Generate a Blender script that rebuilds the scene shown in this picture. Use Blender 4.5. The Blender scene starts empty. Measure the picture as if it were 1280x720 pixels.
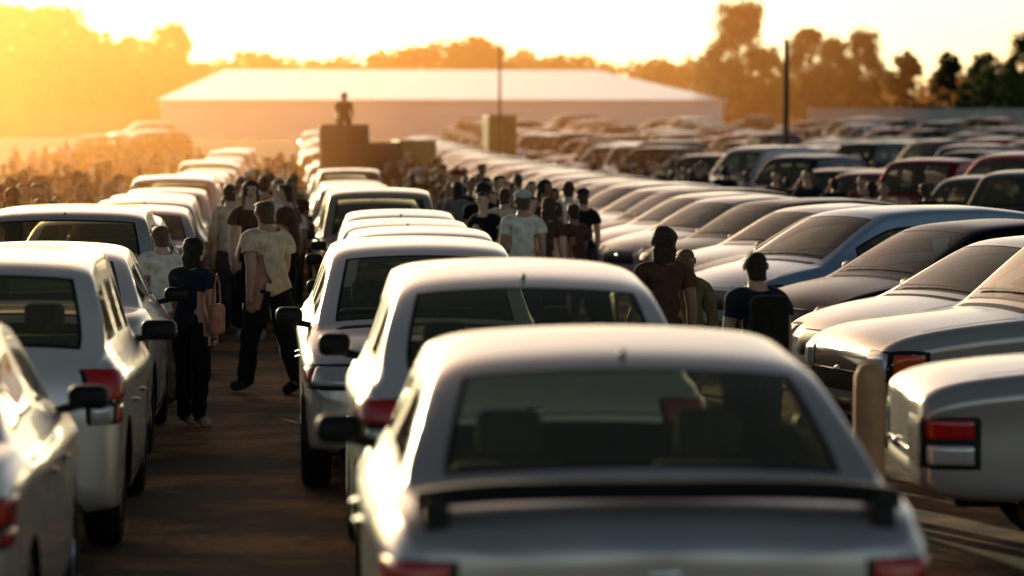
import bpy, bmesh, math, random
from mathutils import Vector, Matrix, noise
from mathutils.bvhtree import BVHTree
random.seed(7)
scene=bpy.context.scene
col=scene.collection
R=random.Random(11)
scene.view_settings.view_transform='Standard'
scene.view_settings.look='None'
scene.view_settings.exposure=0

# ---------------------------------------------------------------- materials
def mat(name, base=(.5,.5,.5), rough=.5, metal=0., coat=0., objcol=False, noise_amt=0., nscale=8., spec=.5, backdark=False, bump=0., sheen=0., alphagloss=False):
    m=bpy.data.materials.new(name); m.use_nodes=True
    nt=m.node_tree; b=nt.nodes['Principled BSDF']
    b.inputs['Base Color'].default_value=(*base,1); b.inputs['Roughness'].default_value=rough
    b.inputs['Metallic'].default_value=metal; b.inputs['Coat Weight'].default_value=coat
    b.inputs['Coat Roughness'].default_value=.04; b.inputs['Coat IOR'].default_value=1.42
    b.inputs['Specular IOR Level'].default_value=spec
    if sheen>0: b.inputs['Sheen Weight'].default_value=sheen; b.inputs['Sheen Roughness'].default_value=.4
    src=None
    if objcol:
        oi=nt.nodes.new('ShaderNodeObjectInfo'); src=oi.outputs['Color']
        if alphagloss:
            for nm,k in(('Coat Weight',coat),('Specular IOR Level',spec)):
                q=nt.nodes.new('ShaderNodeMath'); q.operation='MULTIPLY'; q.inputs[1].default_value=k
                nt.links.new(oi.outputs['Alpha'],q.inputs[0]); nt.links.new(q.outputs[0],b.inputs[nm])
    if noise_amt>0 or bump>0:
        tc=nt.nodes.new('ShaderNodeTexCoord'); nz=nt.nodes.new('ShaderNodeTexNoise')
        nz.inputs['Scale'].default_value=nscale; nz.inputs['Detail'].default_value=5
        nt.links.new(tc.outputs['Object'],nz.inputs['Vector'])
    if noise_amt>0:
        mr=nt.nodes.new('ShaderNodeMapRange'); mr.inputs['From Min'].default_value=.3; mr.inputs['From Max'].default_value=.7
        mr.inputs['To Min'].default_value=1-noise_amt; mr.inputs['To Max'].default_value=1+noise_amt*.5
        nt.links.new(nz.outputs['Fac'],mr.inputs['Value'])
        mx=nt.nodes.new('ShaderNodeVectorMath'); mx.operation='SCALE'
        if src: nt.links.new(src,mx.inputs[0])
        else: mx.inputs[0].default_value=base
        nt.links.new(mr.outputs[0],mx.inputs['Scale']); src=mx.outputs[0]
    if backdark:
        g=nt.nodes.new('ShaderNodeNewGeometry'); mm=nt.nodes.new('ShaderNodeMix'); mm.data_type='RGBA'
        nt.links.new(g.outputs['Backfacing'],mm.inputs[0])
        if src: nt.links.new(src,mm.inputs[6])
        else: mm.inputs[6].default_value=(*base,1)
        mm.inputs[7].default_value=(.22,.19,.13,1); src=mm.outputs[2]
    if src: nt.links.new(src,b.inputs['Base Color'])
    if bump>0:
        bp=nt.nodes.new('ShaderNodeBump'); bp.inputs['Strength'].default_value=bump; bp.inputs['Distance'].default_value=.03
        nt.links.new(nz.outputs['Fac'],bp.inputs['Height']); nt.links.new(bp.outputs[0],b.inputs['Normal'])
    return m
M={}
M['paint']=mat('car_paint',rough=.27,metal=.5,coat=.65,objcol=True,noise_amt=.08,nscale=3,backdark=True,spec=.4,alphagloss=True)
M['rubber']=mat('tyre_rubber',(.015,.015,.015),.85,noise_amt=.3,spec=.2)
M['rim']=mat('alloy',(.40,.40,.41),.3,.9)
M['dark']=mat('dark_plastic',(.010,.010,.010),.5,noise_amt=.2,spec=.25)
M['seam']=mat('seam_black',(.006,.006,.006),.6,spec=.2)
M['red']=mat('tail_red',(.50,.012,.008),.2,coat=1.)
M['amber']=mat('signal_amber',(.62,.09,.02),.2,coat=1.)
M['lampwhite']=mat('lamp_clear',(.62,.62,.6),.15,.4,coat=1.)
M['plate']=mat('plate_white',(.7,.7,.66),.5,noise_amt=.15,nscale=30)
M['chrome']=mat('chrome',(.6,.6,.6),.15,1.)
M['seat']=mat('seat_fabric',(.06,.05,.036),.9,noise_amt=.3,nscale=20)
M['skin']=mat('skin',(.42,.24,.16),.55,objcol=True,noise_amt=.1)
M['fabric']=mat('fabric',rough=.95,objcol=True,noise_amt=.3,nscale=14,bump=.6,spec=.12,sheen=.10)
M['hair']=mat('hair',rough=.6,objcol=True,noise_amt=.5,nscale=40,bump=.8,spec=.25)
M['eye']=mat('eye_dark',(.03,.02,.02),.3)
M['bark']=mat('bark',(.09,.06,.04),.95,noise_amt=.4,nscale=2,bump=.6)
M['roofw']=mat('white_roof',(.94,.94,.92),.28,.8,noise_amt=.04,nscale=.3)
M['wallh']=mat('white_cladding',(.88,.87,.85),.6,noise_amt=.05,nscale=.3)
M['wallw']=mat('pale_wall',(.5,.48,.45),.8,noise_amt=.2,nscale=.5)
M['wallt']=mat('tan_wall',(.26,.21,.16),.9,noise_amt=.25,nscale=.6)
M['wood']=mat('pole_wood',(.04,.03,.02),.9,noise_amt=.3,nscale=3)
M['tanpost']=mat('post_tan',(.62,.32,.14),.7,noise_amt=.2,nscale=10)
M['cargo']=mat('cargo_panel',rough=.6,objcol=True,noise_amt=.25,nscale=2)
def glass():
    m=bpy.data.materials.new('tinted_glass'); m.use_nodes=True; nt=m.node_tree; nt.nodes.clear()
    o=nt.nodes.new('ShaderNodeOutputMaterial'); mx=nt.nodes.new('ShaderNodeMixShader'); fr=nt.nodes.new('ShaderNodeFresnel'); fr.inputs[0].default_value=1.45
    t=nt.nodes.new('ShaderNodeBsdfTransparent'); t.inputs[0].default_value=(.90,.91,.72,1)
    g=nt.nodes.new('ShaderNodeBsdfGlossy'); g.inputs['Roughness'].default_value=.03; g.inputs['Color'].default_value=(1,1,1,1)
    d=nt.nodes.new('ShaderNodeBsdfDiffuse'); d.inputs[0].default_value=(.38,.36,.22,1)
    m2=nt.nodes.new('ShaderNodeMixShader'); m2.inputs[0].default_value=.12
    ma=nt.nodes.new('ShaderNodeMath'); ma.operation='MINIMUM'; ma.inputs[1].default_value=.5
    nt.links.new(fr.outputs[0],ma.inputs[0]); nt.links.new(ma.outputs[0],mx.inputs[0])
    nt.links.new(t.outputs[0],m2.inputs[1]); nt.links.new(d.outputs[0],m2.inputs[2])
    nt.links.new(m2.outputs[0],mx.inputs[1]); nt.links.new(g.outputs[0],mx.inputs[2]); nt.links.new(mx.outputs[0],o.inputs[0])
    return m
M['glass']=glass()
def leafmat(name,c1,c2):
    m=bpy.data.materials.new(name); m.use_nodes=True; nt=m.node_tree; b=nt.nodes['Principled BSDF']
    b.inputs['Roughness'].default_value=.7; b.inputs['Specular IOR Level'].default_value=.2
    tc=nt.nodes.new('ShaderNodeTexCoord'); nz=nt.nodes.new('ShaderNodeTexNoise'); nz.inputs['Scale'].default_value=.6
    nt.links.new(tc.outputs['Object'],nz.inputs['Vector'])
    cr=nt.nodes.new('ShaderNodeValToRGB'); cr.color_ramp.elements[0].color=(*c1,1); cr.color_ramp.elements[1].color=(*c2,1)
    cr.color_ramp.elements[0].position=.35; cr.color_ramp.elements[1].position=.65
    nt.links.new(nz.outputs['Fac'],cr.inputs[0]); nt.links.new(cr.outputs[0],b.inputs['Base Color'])
    t=nt.nodes.new('ShaderNodeBsdfTranslucent'); nt.links.new(cr.outputs[0],t.inputs[0])
    mx=nt.nodes.new('ShaderNodeMixShader'); mx.inputs[0].default_value=.45
    nt.links.new(b.outputs[0],mx.inputs[1]); nt.links.new(t.outputs[0],mx.inputs[2])
    nt.links.new(mx.outputs[0],nt.nodes['Material Output'].inputs[0]); return m
M['leaf']=leafmat('leaves',(.032,.055,.015),(.09,.12,.035))
M['leafd']=leafmat('leaves_dark',(.022,.042,.012),(.055,.08,.024))

# ---------------------------------------------------------------- helpers
def gz(y):
    if y<40: return 0.
    if y<240: return 6e-5*(y-40)**2
    return 2.4+.9*(1-math.exp(-(y-240)*.024/.9))
def mesh(name,verts,faces,mats,fi=None,smooth=True):
    me=bpy.data.meshes.new(name); me.from_pydata([tuple(v) for v in verts],[],faces)
    for m in mats: me.materials.append(m)
    if fi:
        for p,i in zip(me.polygons,fi): p.material_index=i
    if smooth: me.polygons.foreach_set('use_smooth',[True]*len(me.polygons))
    me.update(); return me
def bmmesh(name,bm,mats,smooth=True):
    me=bpy.data.meshes.new(name); bm.to_mesh(me); bm.free()
    for m in mats: me.materials.append(m)
    if smooth: me.polygons.foreach_set('use_smooth',[True]*len(me.polygons))
    return me
def add_box(bm,lo,hi,bev=0.,rot=None,mi=0):
    c=[(a+b)/2 for a,b in zip(lo,hi)]; s=[b-a for a,b in zip(lo,hi)]
    mt=Matrix.Translation(c)
    if rot is not None: mt=mt@rot
    mt=mt@Matrix.Diagonal((*s,1))
    b2=bmesh.new(); bmesh.ops.create_cube(b2,size=1,matrix=mt)
    if bev>0: bmesh.ops.bevel(b2,geom=b2.edges[:],offset=bev,segments=3,affect='EDGES',profile=.5)
    for f in b2.faces: f.material_index=mi
    merge(bm,b2)
def merge(bm,b2):
    mp={v:bm.verts.new(v.co) for v in b2.verts}
    for f in b2.faces:
        nf=bm.faces.new([mp[v] for v in f.verts]); nf.material_index=f.material_index
    b2.free()
def add_tube(bm,pts,rad,seg=8,mi=0,cap=True):
    rings=[]
    n=len(pts)
    for i,p in enumerate(pts):
        p=Vector(p); a=Vector(pts[max(i-1,0)]); b=Vector(pts[min(i+1,n-1)]); d=(b-a).normalized()
        u=d.orthogonal().normalized() if i==0 else (u-d*u.dot(d)).normalized()
        w=d.cross(u)
        rings.append([bm.verts.new(p+(u*math.cos(t)+w*math.sin(t))*rad[i]) for t in [2*math.pi*k/seg for k in range(seg)]])
    for i in range(n-1):
        for k in range(seg):
            f=bm.faces.new([rings[i][k],rings[i][(k+1)%seg],rings[i+1][(k+1)%seg],rings[i+1][k]]); f.material_index=mi
    if cap:
        f=bm.faces.new(rings[0][::-1]); f.material_index=mi
        f=bm.faces.new(rings[-1]); f.material_index=mi
def add_ell(bm,c,r,seg=12,mi=0,rot=None):
    mt=Matrix.Translation(c)
    if rot is not None: mt=mt@rot
    mt=mt@Matrix.Diagonal((*r,1))
    b2=bmesh.new(); bmesh.ops.create_uvsphere(b2,u_segments=seg,v_segments=max(6,seg//2+2),radius=1,matrix=mt)
    for f in b2.faces: f.material_index=mi
    merge(bm,b2)
def evaluated(ob):
    col.objects.link(ob); bpy.context.view_layer.update()
    dg=bpy.context.evaluated_depsgraph_get()
    me=bpy.data.meshes.new_from_object(ob.evaluated_get(dg)); bpy.data.objects.remove(ob); return me
def drop_islands(bm,keepn):
    seen=set(); isls=[]
    for f in bm.faces:
        if f in seen: continue
        st=[f]; isl=[]; seen.add(f)
        while st:
            g=st.pop(); isl.append(g)
            for e in g.edges:
                for h in e.link_faces:
                    if h not in seen: seen.add(h); st.append(h)
        isls.append(isl)
    isls.sort(key=len,reverse=True)
    kill=[f for isl in isls[keepn:] for f in isl]
    if kill: bmesh.ops.delete(bm,geom=kill,context='FACES')

# ---------------------------------------------------------------- cars
SPEC={}
SPEC['sedan']=dict(L=4.62,st=[
(0,.74,.36,.90,None,0),(.05,.84,.27,1.02,None,0),(.30,.885,.22,1.06,None,0),(.54,.90,.22,1.075,None,0),
(.62,.905,.22,1.075,1.095,.76),(.95,.91,.22,1.06,1.29,.69),(1.28,.915,.22,1.05,1.43,.635),(1.46,.92,.22,1.05,1.47,.60),
(2.10,.92,.22,1.03,1.515,.59),(2.19,.92,.22,1.03,1.515,.59),(2.72,.915,.22,1.02,1.485,.59),(2.90,.91,.22,1.015,1.44,.61),
(3.25,.905,.22,1.0,1.245,.67),(3.62,.90,.22,.985,1.01,.74),(3.72,.895,.22,.98,None,0),(4.1,.88,.24,.92,None,0),(4.4,.84,.26,.84,None,0),(4.55,.77,.30,.76,None,0),(4.62,.66,.36,.66,None,0)],
 rg=(4,6),ws=(11,13),sg=[(5,8),(9,12)],wh=(.92,3.78),wr=.325,tail=(.72,.93),head=(.66,.80),seams=(1.45,2.15,3.2),tz=.88)
SPEC['suv']=dict(L=4.7,st=[
(0,.80,.40,.84,None,0),(.05,.88,.30,1.04,None,0),(.12,.905,.26,1.12,1.16,.79),(.24,.912,.26,1.12,1.42,.75),(.38,.92,.26,1.11,1.60,.70),(.55,.925,.26,1.11,1.66,.67),
(1.25,.93,.26,1.10,1.70,.65),(1.33,.93,.26,1.10,1.70,.65),(2.15,.93,.26,1.08,1.70,.65),(2.24,.93,.26,1.08,1.70,.65),(2.75,.93,.26,1.07,1.67,.64),(2.92,.92,.26,1.06,1.61,.65),
(3.22,.92,.26,1.05,1.36,.70),(3.5,.915,.26,1.05,1.09,.76),(3.6,.91,.26,1.05,None,0),(4.15,.90,.28,1.0,None,0),(4.5,.87,.30,.94,None,0),(4.64,.84,.34,.87,None,0),(4.7,.78,.40,.78,None,0)],
 rg=(2,4),ws=(11,13),sg=[(4,6),(7,8),(9,12)],wh=(.9,3.82),wr=.36,tail=(.76,1.09),head=(.66,.86),seams=(1.3,2.2,3.2),tz=.80)
SPEC['hatch']=dict(L=4.2,st=[
(0,.74,.36,.80,None,0),(.05,.83,.27,1.00,None,0),(.13,.87,.22,1.06,1.10,.72),(.38,.88,.22,1.06,1.31,.68),(.64,.89,.22,1.05,1.45,.62),(.84,.895,.22,1.05,1.49,.60),
(1.3,.90,.22,1.03,1.53,.59),(1.38,.90,.22,1.03,1.53,.59),(1.95,.90,.22,1.02,1.53,.59),(2.03,.90,.22,1.02,1.525,.59),(2.45,.895,.22,1.01,1.50,.59),(2.62,.89,.22,1.0,1.46,.60),
(2.98,.885,.22,.99,1.25,.66),(3.34,.88,.22,.98,1.01,.72),(3.44,.88,.22,.975,None,0),(3.8,.86,.24,.91,None,0),(4.03,.82,.26,.83,None,0),(4.15,.75,.30,.75,None,0),(4.2,.64,.36,.65,None,0)],
 rg=(2,4),ws=(11,13),sg=[(4,6),(7,8),(9,12)],wh=(.72,3.4),wr=.32,tail=(.80,1.0),head=(.68,.82),seams=(1.34,1.98,2.9),tz=.75)
SPEC['pickup']=dict(L=5.3,st=[
(0,.84,.46,1.02,None,0),(.05,.91,.40,1.14,None,0),(.3,.94,.36,1.16,None,0),(1.0,.95,.36,1.16,None,0),(1.72,.95,.36,1.16,None,0),
(1.80,.95,.36,1.16,1.22,.76),(1.92,.95,.36,1.16,1.62,.72),(2.05,.95,.36,1.16,1.77,.70),(2.75,.95,.36,1.15,1.81,.70),(2.84,.95,.36,1.15,1.81,.70),(3.3,.95,.36,1.14,1.78,.70),(3.45,.945,.36,1.14,1.73,.70),
(3.75,.94,.36,1.13,1.44,.74),(4.02,.94,.36,1.13,1.17,.78),(4.12,.94,.36,1.12,None,0),(4.7,.94,.38,1.08,None,0),(5.10,.93,.40,1.03,None,0),(5.24,.90,.44,.97,None,0),(5.3,.85,.50,.90,None,0)],
 rg=(5,7),ws=(11,13),sg=[(7,8),(9,12)],wh=(1.15,4.28),wr=.39,tail=(.80,1.08),head=(.58,.86),seams=(1.95,2.8,3.75),tz=.86)
def lerp(a,b,t): return tuple(x+(y-x)*t for x,y in zip(a,b))
def ring(st):
    s,w,zb,zs,zr,wr=st
    gh=zr is not None
    if not gh: zr=zs+.02; wr=w-.22
    rz=max(zr-.035,zs+.014)
    a=(w-.085,zs+.010); rail=(wr+.05,rz)
    h=zs-zb
    return [(w*.80,zb),(w-.03,zb+.03),(w-.016,zb+h*.36),(w-.018,zb+h*.66),(w+.006,zs-.10),(w-.045,zs-.012),
            lerp(a,rail,.08),lerp(a,rail,.86),rail,(wr-.03,zr),(wr*.5,zr+.018),(0,zr+.026)]
def build_car(kind):
    S=SPEC[kind]; L=S['L']; st=S['st']; NP=12
    verts=[];idx=[];pk=[]
    for q in st:
        rp=ring(q); row=[]
        for k,(x,z) in enumerate(rp): row.append(len(verts)); verts.append((x,q[0]-L/2,z)); pk.append(k)
        rowm=[]
        for k,(x,z) in enumerate(rp[:-1]): rowm.append(len(verts)); verts.append((-x,q[0]-L/2,z)); pk.append(k)
        rowm.append(row[-1]); idx.append((row,rowm))
    faces=[];fi=[]
    def tag(i,k,left):
        if S['rg'][0]<=i<S['rg'][1] and k in(9,10): return 1
        if S['ws'][0]<=i<S['ws'][1] and k in(9,10): return 2
        if k==6:
            for n,(a,b) in enumerate(S['sg']):
                if a<=i<b: return 3+n+(3 if left else 0)
        return 0
    for i in range(len(st)-1):
        a,am=idx[i]; b,bmr=idx[i+1]
        for k in range(NP-1):
            faces.append([a[k],b[k],b[k+1],a[k+1]]); fi.append(tag(i,k,False))
            faces.append([am[k],am[k+1],bmr[k+1],bmr[k]]); fi.append(tag(i,k,True))
    for e,flip in ((0,False),(-1,True)):
        a,am=idx[e]
        for k in range(NP-1):
            f=[a[k],a[k+1],am[k+1],am[k]] if k<NP-2 else [a[k],a[k+1],am[k]]
            if flip: f=f[::-1]
            faces.append(f); fi.append(0)
    mats=[bpy.data.materials.new('t%d'%i) for i in range(9)]
    me=mesh('cage',verts,faces,mats,fi)
    ca=me.attributes.new('crease_edge','FLOAT','EDGE')
    cw={4:.6,5:.55,1:.5,8:.4}
    for e in me.edges:
        a_,b_=e.vertices
        if pk[a_]==pk[b_] and abs(verts[a_][0]-verts[b_][0])<.3: ca.data[e.index].value=cw.get(pk[a_],0.)
    ob=bpy.data.objects.new('cage',me); md=ob.modifiers.new('s','SUBSURF'); md.levels=2; md.render_levels=2
    ev=evaluated(ob)
    bm=bmesh.new(); bm.from_mesh(ev); bm.faces.ensure_lookup_table(); bmesh.ops.recalc_face_normals(bm,faces=bm.faces[:])
    bvh=BVHTree.FromBMesh(bm)
    wc=[S['wh'][0]-L/2,S['wh'][1]-L/2]; wr=S['wr']; RA=wr+.045
    kill=[]
    for f in bm.faces:
        c=f.calc_center_median()
        if abs(c.x)>.5 and f.material_index==0:
            for y0 in wc:
                if math.hypot(c.y-y0,c.z-wr)<RA: kill.append(f); break
    bmesh.ops.delete(bm,geom=kill,context='FACES')
    for v in bm.verts:
        if v.is_boundary and abs(v.co.x)>.5:
            for y0 in wc:
                dx,dz=v.co.y-y0,v.co.z-wr; d=math.hypot(dx,dz)
                if RA*.6<d<RA*1.35 and v.co.z>S['st'][5][2]+.02 and not any(f.material_index for f in v.link_faces):
                    v.co.y=y0+dx/d*RA; v.co.z=wr+dz/d*RA
    P=[]
    b2=bm.copy(); bmesh.ops.delete(b2,geom=[f for f in b2.faces if f.material_index!=0],context='FACES')
    P.append(('body',bmmesh('body',b2,[M['paint']]),None,'paint'))
    def sub(i,name):
        b2=bm.copy(); bmesh.ops.delete(b2,geom=[f for f in b2.faces if f.material_index!=i],context='FACES')
        if not b2.faces: b2.free(); return
        for f in b2.faces: f.material_index=0
        r=bmesh.ops.inset_region(b2,faces=b2.faces[:],thickness=.022,use_boundary=True,use_even_offset=True)
        rs=set(r['faces'])
        for f in b2.faces: f.material_index=1 if f in rs else 0
        b3=b2.copy(); bmesh.ops.delete(b3,geom=[f for f in b3.faces if f.material_index!=1],context='FACES')
        for f in b3.faces: f.material_index=0
        bmesh.ops.delete(b2,geom=[f for f in b2.faces if f.material_index==1],context='FACES')
        P.append((name,bmmesh(name,b2,[M['glass']]),None,None)); P.append(('window_seal',bmmesh('window_seal',b3,[M['seam']]),None,None))
    sub(1,'rear_window'); sub(2,'windshield')
    for i in range(3,9): sub(i,'side_window')
    bm.free()
    def patch(name,fn,n,m,material,off=.008,skirt=True):
        vs=[];fs=[]
        for j in range(m+1):
            for i in range(n+1):
                o,d=fn(i/n,j/m); h=bvh.ray_cast(Vector(o),Vector(d))
                if h[0] is None: return None
                e=-.006 if skirt and (i in(0,n) or j in(0,m)) else off
                vs.append(h[0]-Vector(d)*e)
        for j in range(m):
            for i in range(n):
                a=j*(n+1)+i; fs.append([a,a+1,a+n+2,a+n+1])
        return mesh(name,vs,fs,[material])
    def corner(sx,sy,th0,th1,z0,z1):
        py=sy*(L/2-.42); px=.42
        def fn(u,v):
            t=math.radians(th0+(th1-th0)*u); d=Vector((sx*math.cos(t),sy*math.sin(t),0))
            zz=z0+(z1-z0)*v
            return Vector((sx*px,py,zz))+d*2,-d
        return fn
    def face(sy,x0,x1,z0,z1): return lambda u,v:(Vector((x0+(x1-x0)*u,sy*4,z0+(z1-z0)*v)),Vector((0,-sy,0)))
    def side(sx,y0,y1,z0,z1): return lambda u,v:(Vector((sx*3,y0+(y1-y0)*u-L/2,z0+(z1-z0)*v)),Vector((-sx,0,0)))
    def top(x0,x1,y0,y1): return lambda u,v:(Vector((x0+(x1-x0)*u,y0+(y1-y0)*v-L/2,4)),Vector((0,0,-1)))
    def addp(name,pm,key=None):
        if pm: P.append((name,pm,None,key))
    zt0,zt1=S['tail']; zh0,zh1=S['head']
    big=kind in('pickup','suv')
    for sx in(1,-1):
        ta=60 if not big else 52
        zm=zt0+(zt1-zt0)*.42
        addp('lamp_bezel',patch('lamp_bezel',corner(sx,-1,15,ta+3,zt0-.015,zt1+.015),14,8,M['dark'],.006))
        addp('tail_light',patch('tail_light',corner(sx,-1,18,ta,zm,zt1),14,8,M['red'],.014))
        addp('tail_light',patch('tail_light',corner(sx,-1,18,38,zt0,zm-.006),8,5,M['red'],.014))
        addp('reversing_light',patch('reversing_light',corner(sx,-1,39,ta,zt0,zm-.006),8,5,M['lampwhite'],.014))
        t0=34 if not big else 42
        addp('lamp_bezel',patch('lamp_bezel',corner(sx,1,6 if kind=='pickup' else 8,79,zh0-.03,zh1+.02),20,8,M['dark'],.005))
        addp('headlight',patch('headlight',corner(sx,1,t0,76,zh0,zh1),14,6,M['lampwhite'],.014))
        if kind=='pickup':
            addp('turn_signal',patch('turn_signal',corner(sx,1,10,t0-1.5,zh0+.15,zh1-.01),8,6,M['red'],.014))
            addp('side_lamp',patch('side_lamp',corner(sx,1,10,t0-1.5,zh0+.01,zh0+.135),8,6,M['lampwhite'],.014))
        else: addp('turn_signal',patch('turn_signal',corner(sx,1,12,t0-1.5,zh0+.01,zh1-.01),8,6,M['amber'],.014))
        for y in S['seams']: addp('door_seam',patch('door_seam',side(sx,y,y+.014,S['st'][5][2]+.14,S['st'][6][3]-.03),1,14,M['seam'],.003,False))
        for y in S['seams'][:2]: addp('door_handle',patch('door_handle',side(sx,y+.09 if y!=S['seams'][0] else y+.12,y+.27 if y!=S['seams'][0] else y+.30,S['tz']-.01,S['tz']+.02),6,2,M['dark'],.03))
        addp('sill_trim',patch('sill_trim',side(sx,S['wh'][0]+wr+.1,S['wh'][1]-wr-.1,S['st'][5][2]+.035,S['st'][5][2]+.14),10,2,M['dark'],.006))
        hb=S['st'][S['ws'][1]][0]+.16
        addp('bonnet_seam',patch('bonnet_seam',top(sx*.70,sx*.712,hb,L-.35),1,14,M['seam'],.003,False))
    wb=S['st'][S['ws'][1]][0]
    addp('cowl',patch('cowl',top(-.66,.66,wb+.0,wb+.09),14,2,M['dark'],.010))
    addp('wiper',patch('wiper',top(-.55,.60,wb-.10,wb-.082),14,1,M['dark'],.02,False))
    addp('number_plate',patch('number_plate',face(-1,-.26,.26,zt0-.15,zt0-.03),6,3,M['plate'],.015))
    addp('rear_bumper',patch('rear_bumper',face(-1,-.66,.66,S['st'][0][2]+.03,S['st'][0][2]+.19),16,3,M['dark'],.015))
    if kind=='sedan': addp('boot_seam',patch('boot_seam',face(-1,-.56,.56,zt0+.02,zt0+.035),20,1,M['seam'],.003,False))
    g0,g1=zh0-.14,zh1-.02
    gw=.44 if not big else .58
    addp('grille',patch('grille',face(1,-gw,gw,g0,g1),12,4,M['dark'],.008))
    if big: addp('grille_bar',patch('grille_bar',face(1,-gw+.02,gw-.02,(g0+g1)/2,(g0+g1)/2+.025),12,2,M['chrome'],.018))
    else: addp('grille_bar',patch('grille_bar',face(1,-.42,.42,g1-.022,g1-.006),12,2,M['chrome'],.014))
    addp('emblem',patch('emblem',face(1,-.05,.05,(g0+g1)/2-.02,(g0+g1)/2+.05),4,4,M['chrome'],.030))
    addp('front_bumper_intake',patch('front_bumper_intake',face(1,-.62,.62,S['st'][-1][2]+.0,S['st'][-1][2]+.12),12,3,M['dark'],.008))
    addp('rear_emblem',patch('rear_emblem',face(-1,-.06,.06,zt1-.07,zt1-.03),4,2,M['chrome'],.012))
    b=bmesh.new(); zb=S['st'][5][2]
    add_box(b,(-.60,-L/2+.25,zb-.02),(.60,L/2-.25,zb+.14),.03)
    for y0 in wc:
        add_tube(b,[(-.75,y0,wr),(.75,y0,wr)],[.05,.05],8)
    P.append(('chassis',bmmesh('chassis',b,[M['dark']]),None,None))
    for y0 in wc:
        for sx in(1,-1):
            vs=[];fs=[];n=14
            for k in range(n+1):
                t=math.pi*(-.08+1.16*k/n)
                for x in(.885 if kind!='pickup' else .93,.62): vs.append((sx*(x-.02),y0+math.cos(t)*(RA+.004),wr+math.sin(t)*(RA+.004)))
            for k in range(n): fs.append([2*k,2*k+1,2*k+3,2*k+2])
            fs.append([2*k+1 for k in range(n+1)])
            P.append(('wheel_arch',mesh('wheel_arch',vs,fs,[M['dark']],smooth=False),None,None))
    def wheel_meshes():
        b=bmesh.new(); prof=[(-.10,wr*.68),(-.105,wr*.85),(-.09,wr*.97),(-.05,wr),(.05,wr),(.09,wr*.97),(.105,wr*.85),(.10,wr*.68)]
        n=32; rows=[[b.verts.new((x,r*math.cos(2*math.pi*k/n),r*math.sin(2*math.pi*k/n))) for k in range(n)] for x,r in prof]
        for i in range(len(prof)-1):
            for k in range(n): b.faces.new([rows[i][k],rows[i][(k+1)%n],rows[i+1][(k+1)%n],rows[i+1][k]])
        ty=bmmesh('tyre',b,[M['rubber']])
        b=bmesh.new(); r1=wr*.69
        prof=[(-.09,r1),(.085,r1),(.09,r1*.93),(.05,r1*.88),(-.06,r1*.86)]
        rows=[[b.verts.new((x,r*math.cos(2*math.pi*k/n),r*math.sin(2*math.pi*k/n))) for k in range(n)] for x,r in prof]
        for i in range(len(prof)-1):
            for k in range(n): b.faces.new([rows[i][k],rows[i][(k+1)%n],rows[i+1][(k+1)%n],rows[i+1][k]])
        for k in range(5):
            rt=Matrix.Rotation(2*math.pi*k/5,4,'X')
            b2=bmesh.new(); bmesh.ops.create_cube(b2,size=1,matrix=rt@Matrix.Translation((.062,0,r1*.5))@Matrix.Diagonal((.03,.055,r1*.9,1))); merge(b,b2)
        add_tube(b,[(.03,0,0),(.085,0,0)],[.06,.05],12)
        add_tube(b,[(-.05,0,0),(-.03,0,0)],[r1*.6,r1*.6],20)
        return ty,bmmesh('rim',b,[M['rim']],False)
    ty,rim=wheel_meshes()
    for y0 in wc:
        for sx in(1,-1):
            P.append(('wheel',ty,(Matrix.Translation((sx*.77 if kind!='pickup' else sx*.82,y0,wr))@(Matrix.Identity(4) if sx>0 else Matrix.Rotation(math.pi,4,'Z'))),'wheel',rim))
    mi=[q for q in st if q[4] is not None][-2]
    for sx in(1,-1):
        b=bmesh.new(); y=mi[0]-L/2-.02; z=mi[3]+.08; k=1.15 if kind in('pickup','suv') else 1.
        x0=mi[1]-.1
        add_box(b,(sx*(x0+.17)-.098*k,y-.05,z-.058*k),(sx*(x0+.17)+.098*k,y+.06,z+.058*k),.045)
        add_tube(b,[(sx*(x0-.02),y+.02,z-.07),(sx*(x0+.12),y+.01,z-.04)],[.022,.022],8)
        P.append(('side_mirror',bmmesh('side_mirror',b,[M['dark']]),None,None))
    ws=st[S['ws'][1]][0]-L/2; rz=.42 if kind in('suv','pickup') else .3
    for row,yy in enumerate([ws-1.45,ws-2.3]):
        if kind=='pickup' and row==1: continue
        for x in ([-.37,.37]):
            b=bmesh.new()
            add_box(b,(x-.25,yy-.1,rz),(x+.25,yy+.42,rz+.2),.05)
            add_box(b,(x-.22,yy-.22,rz+.15),(x+.22,yy-.08,rz+(.76 if row==0 else .56)),.05,Matrix.Rotation(math.radians(12),4,'X'))
            add_box(b,(x-.12,yy-.29,rz+(.78 if row==0 else .56)),(x+.12,yy-.19,rz+(.95 if row==0 else .72)),.04)
            P.append(('seat',bmmesh('seat',b,[M['seat']]),None,None))
    b=bmesh.new(); add_box(b,(-.72,ws-.75,rz+.35),(.72,ws-.2,rz+.58),.05)
    add_tube(b,[(-.37+.17*math.cos(t),ws-.82,rz+.55+.17*math.sin(t)) for t in [2*math.pi*k/16 for k in range(17)]],[.015]*17,6)
    P.append(('dashboard',bmmesh('dashboard',b,[M['dark']]),None,None))
    rgt=st[S['rg'][1]]
    b=bmesh.new(); ytop=rgt[0]-L/2+.12; ztop=rgt[4]+.02
    add_tube(b,[(0,ytop+.10,ztop),(0,ytop+.02,ztop+.025),(0,ytop-.04,ztop+.045)],[.022,.015,.005],8)
    P.append(('antenna',bmmesh('antenna',b,[M['dark']]),None,None))
    bj=bmesh.new(); matlist=[]
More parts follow.
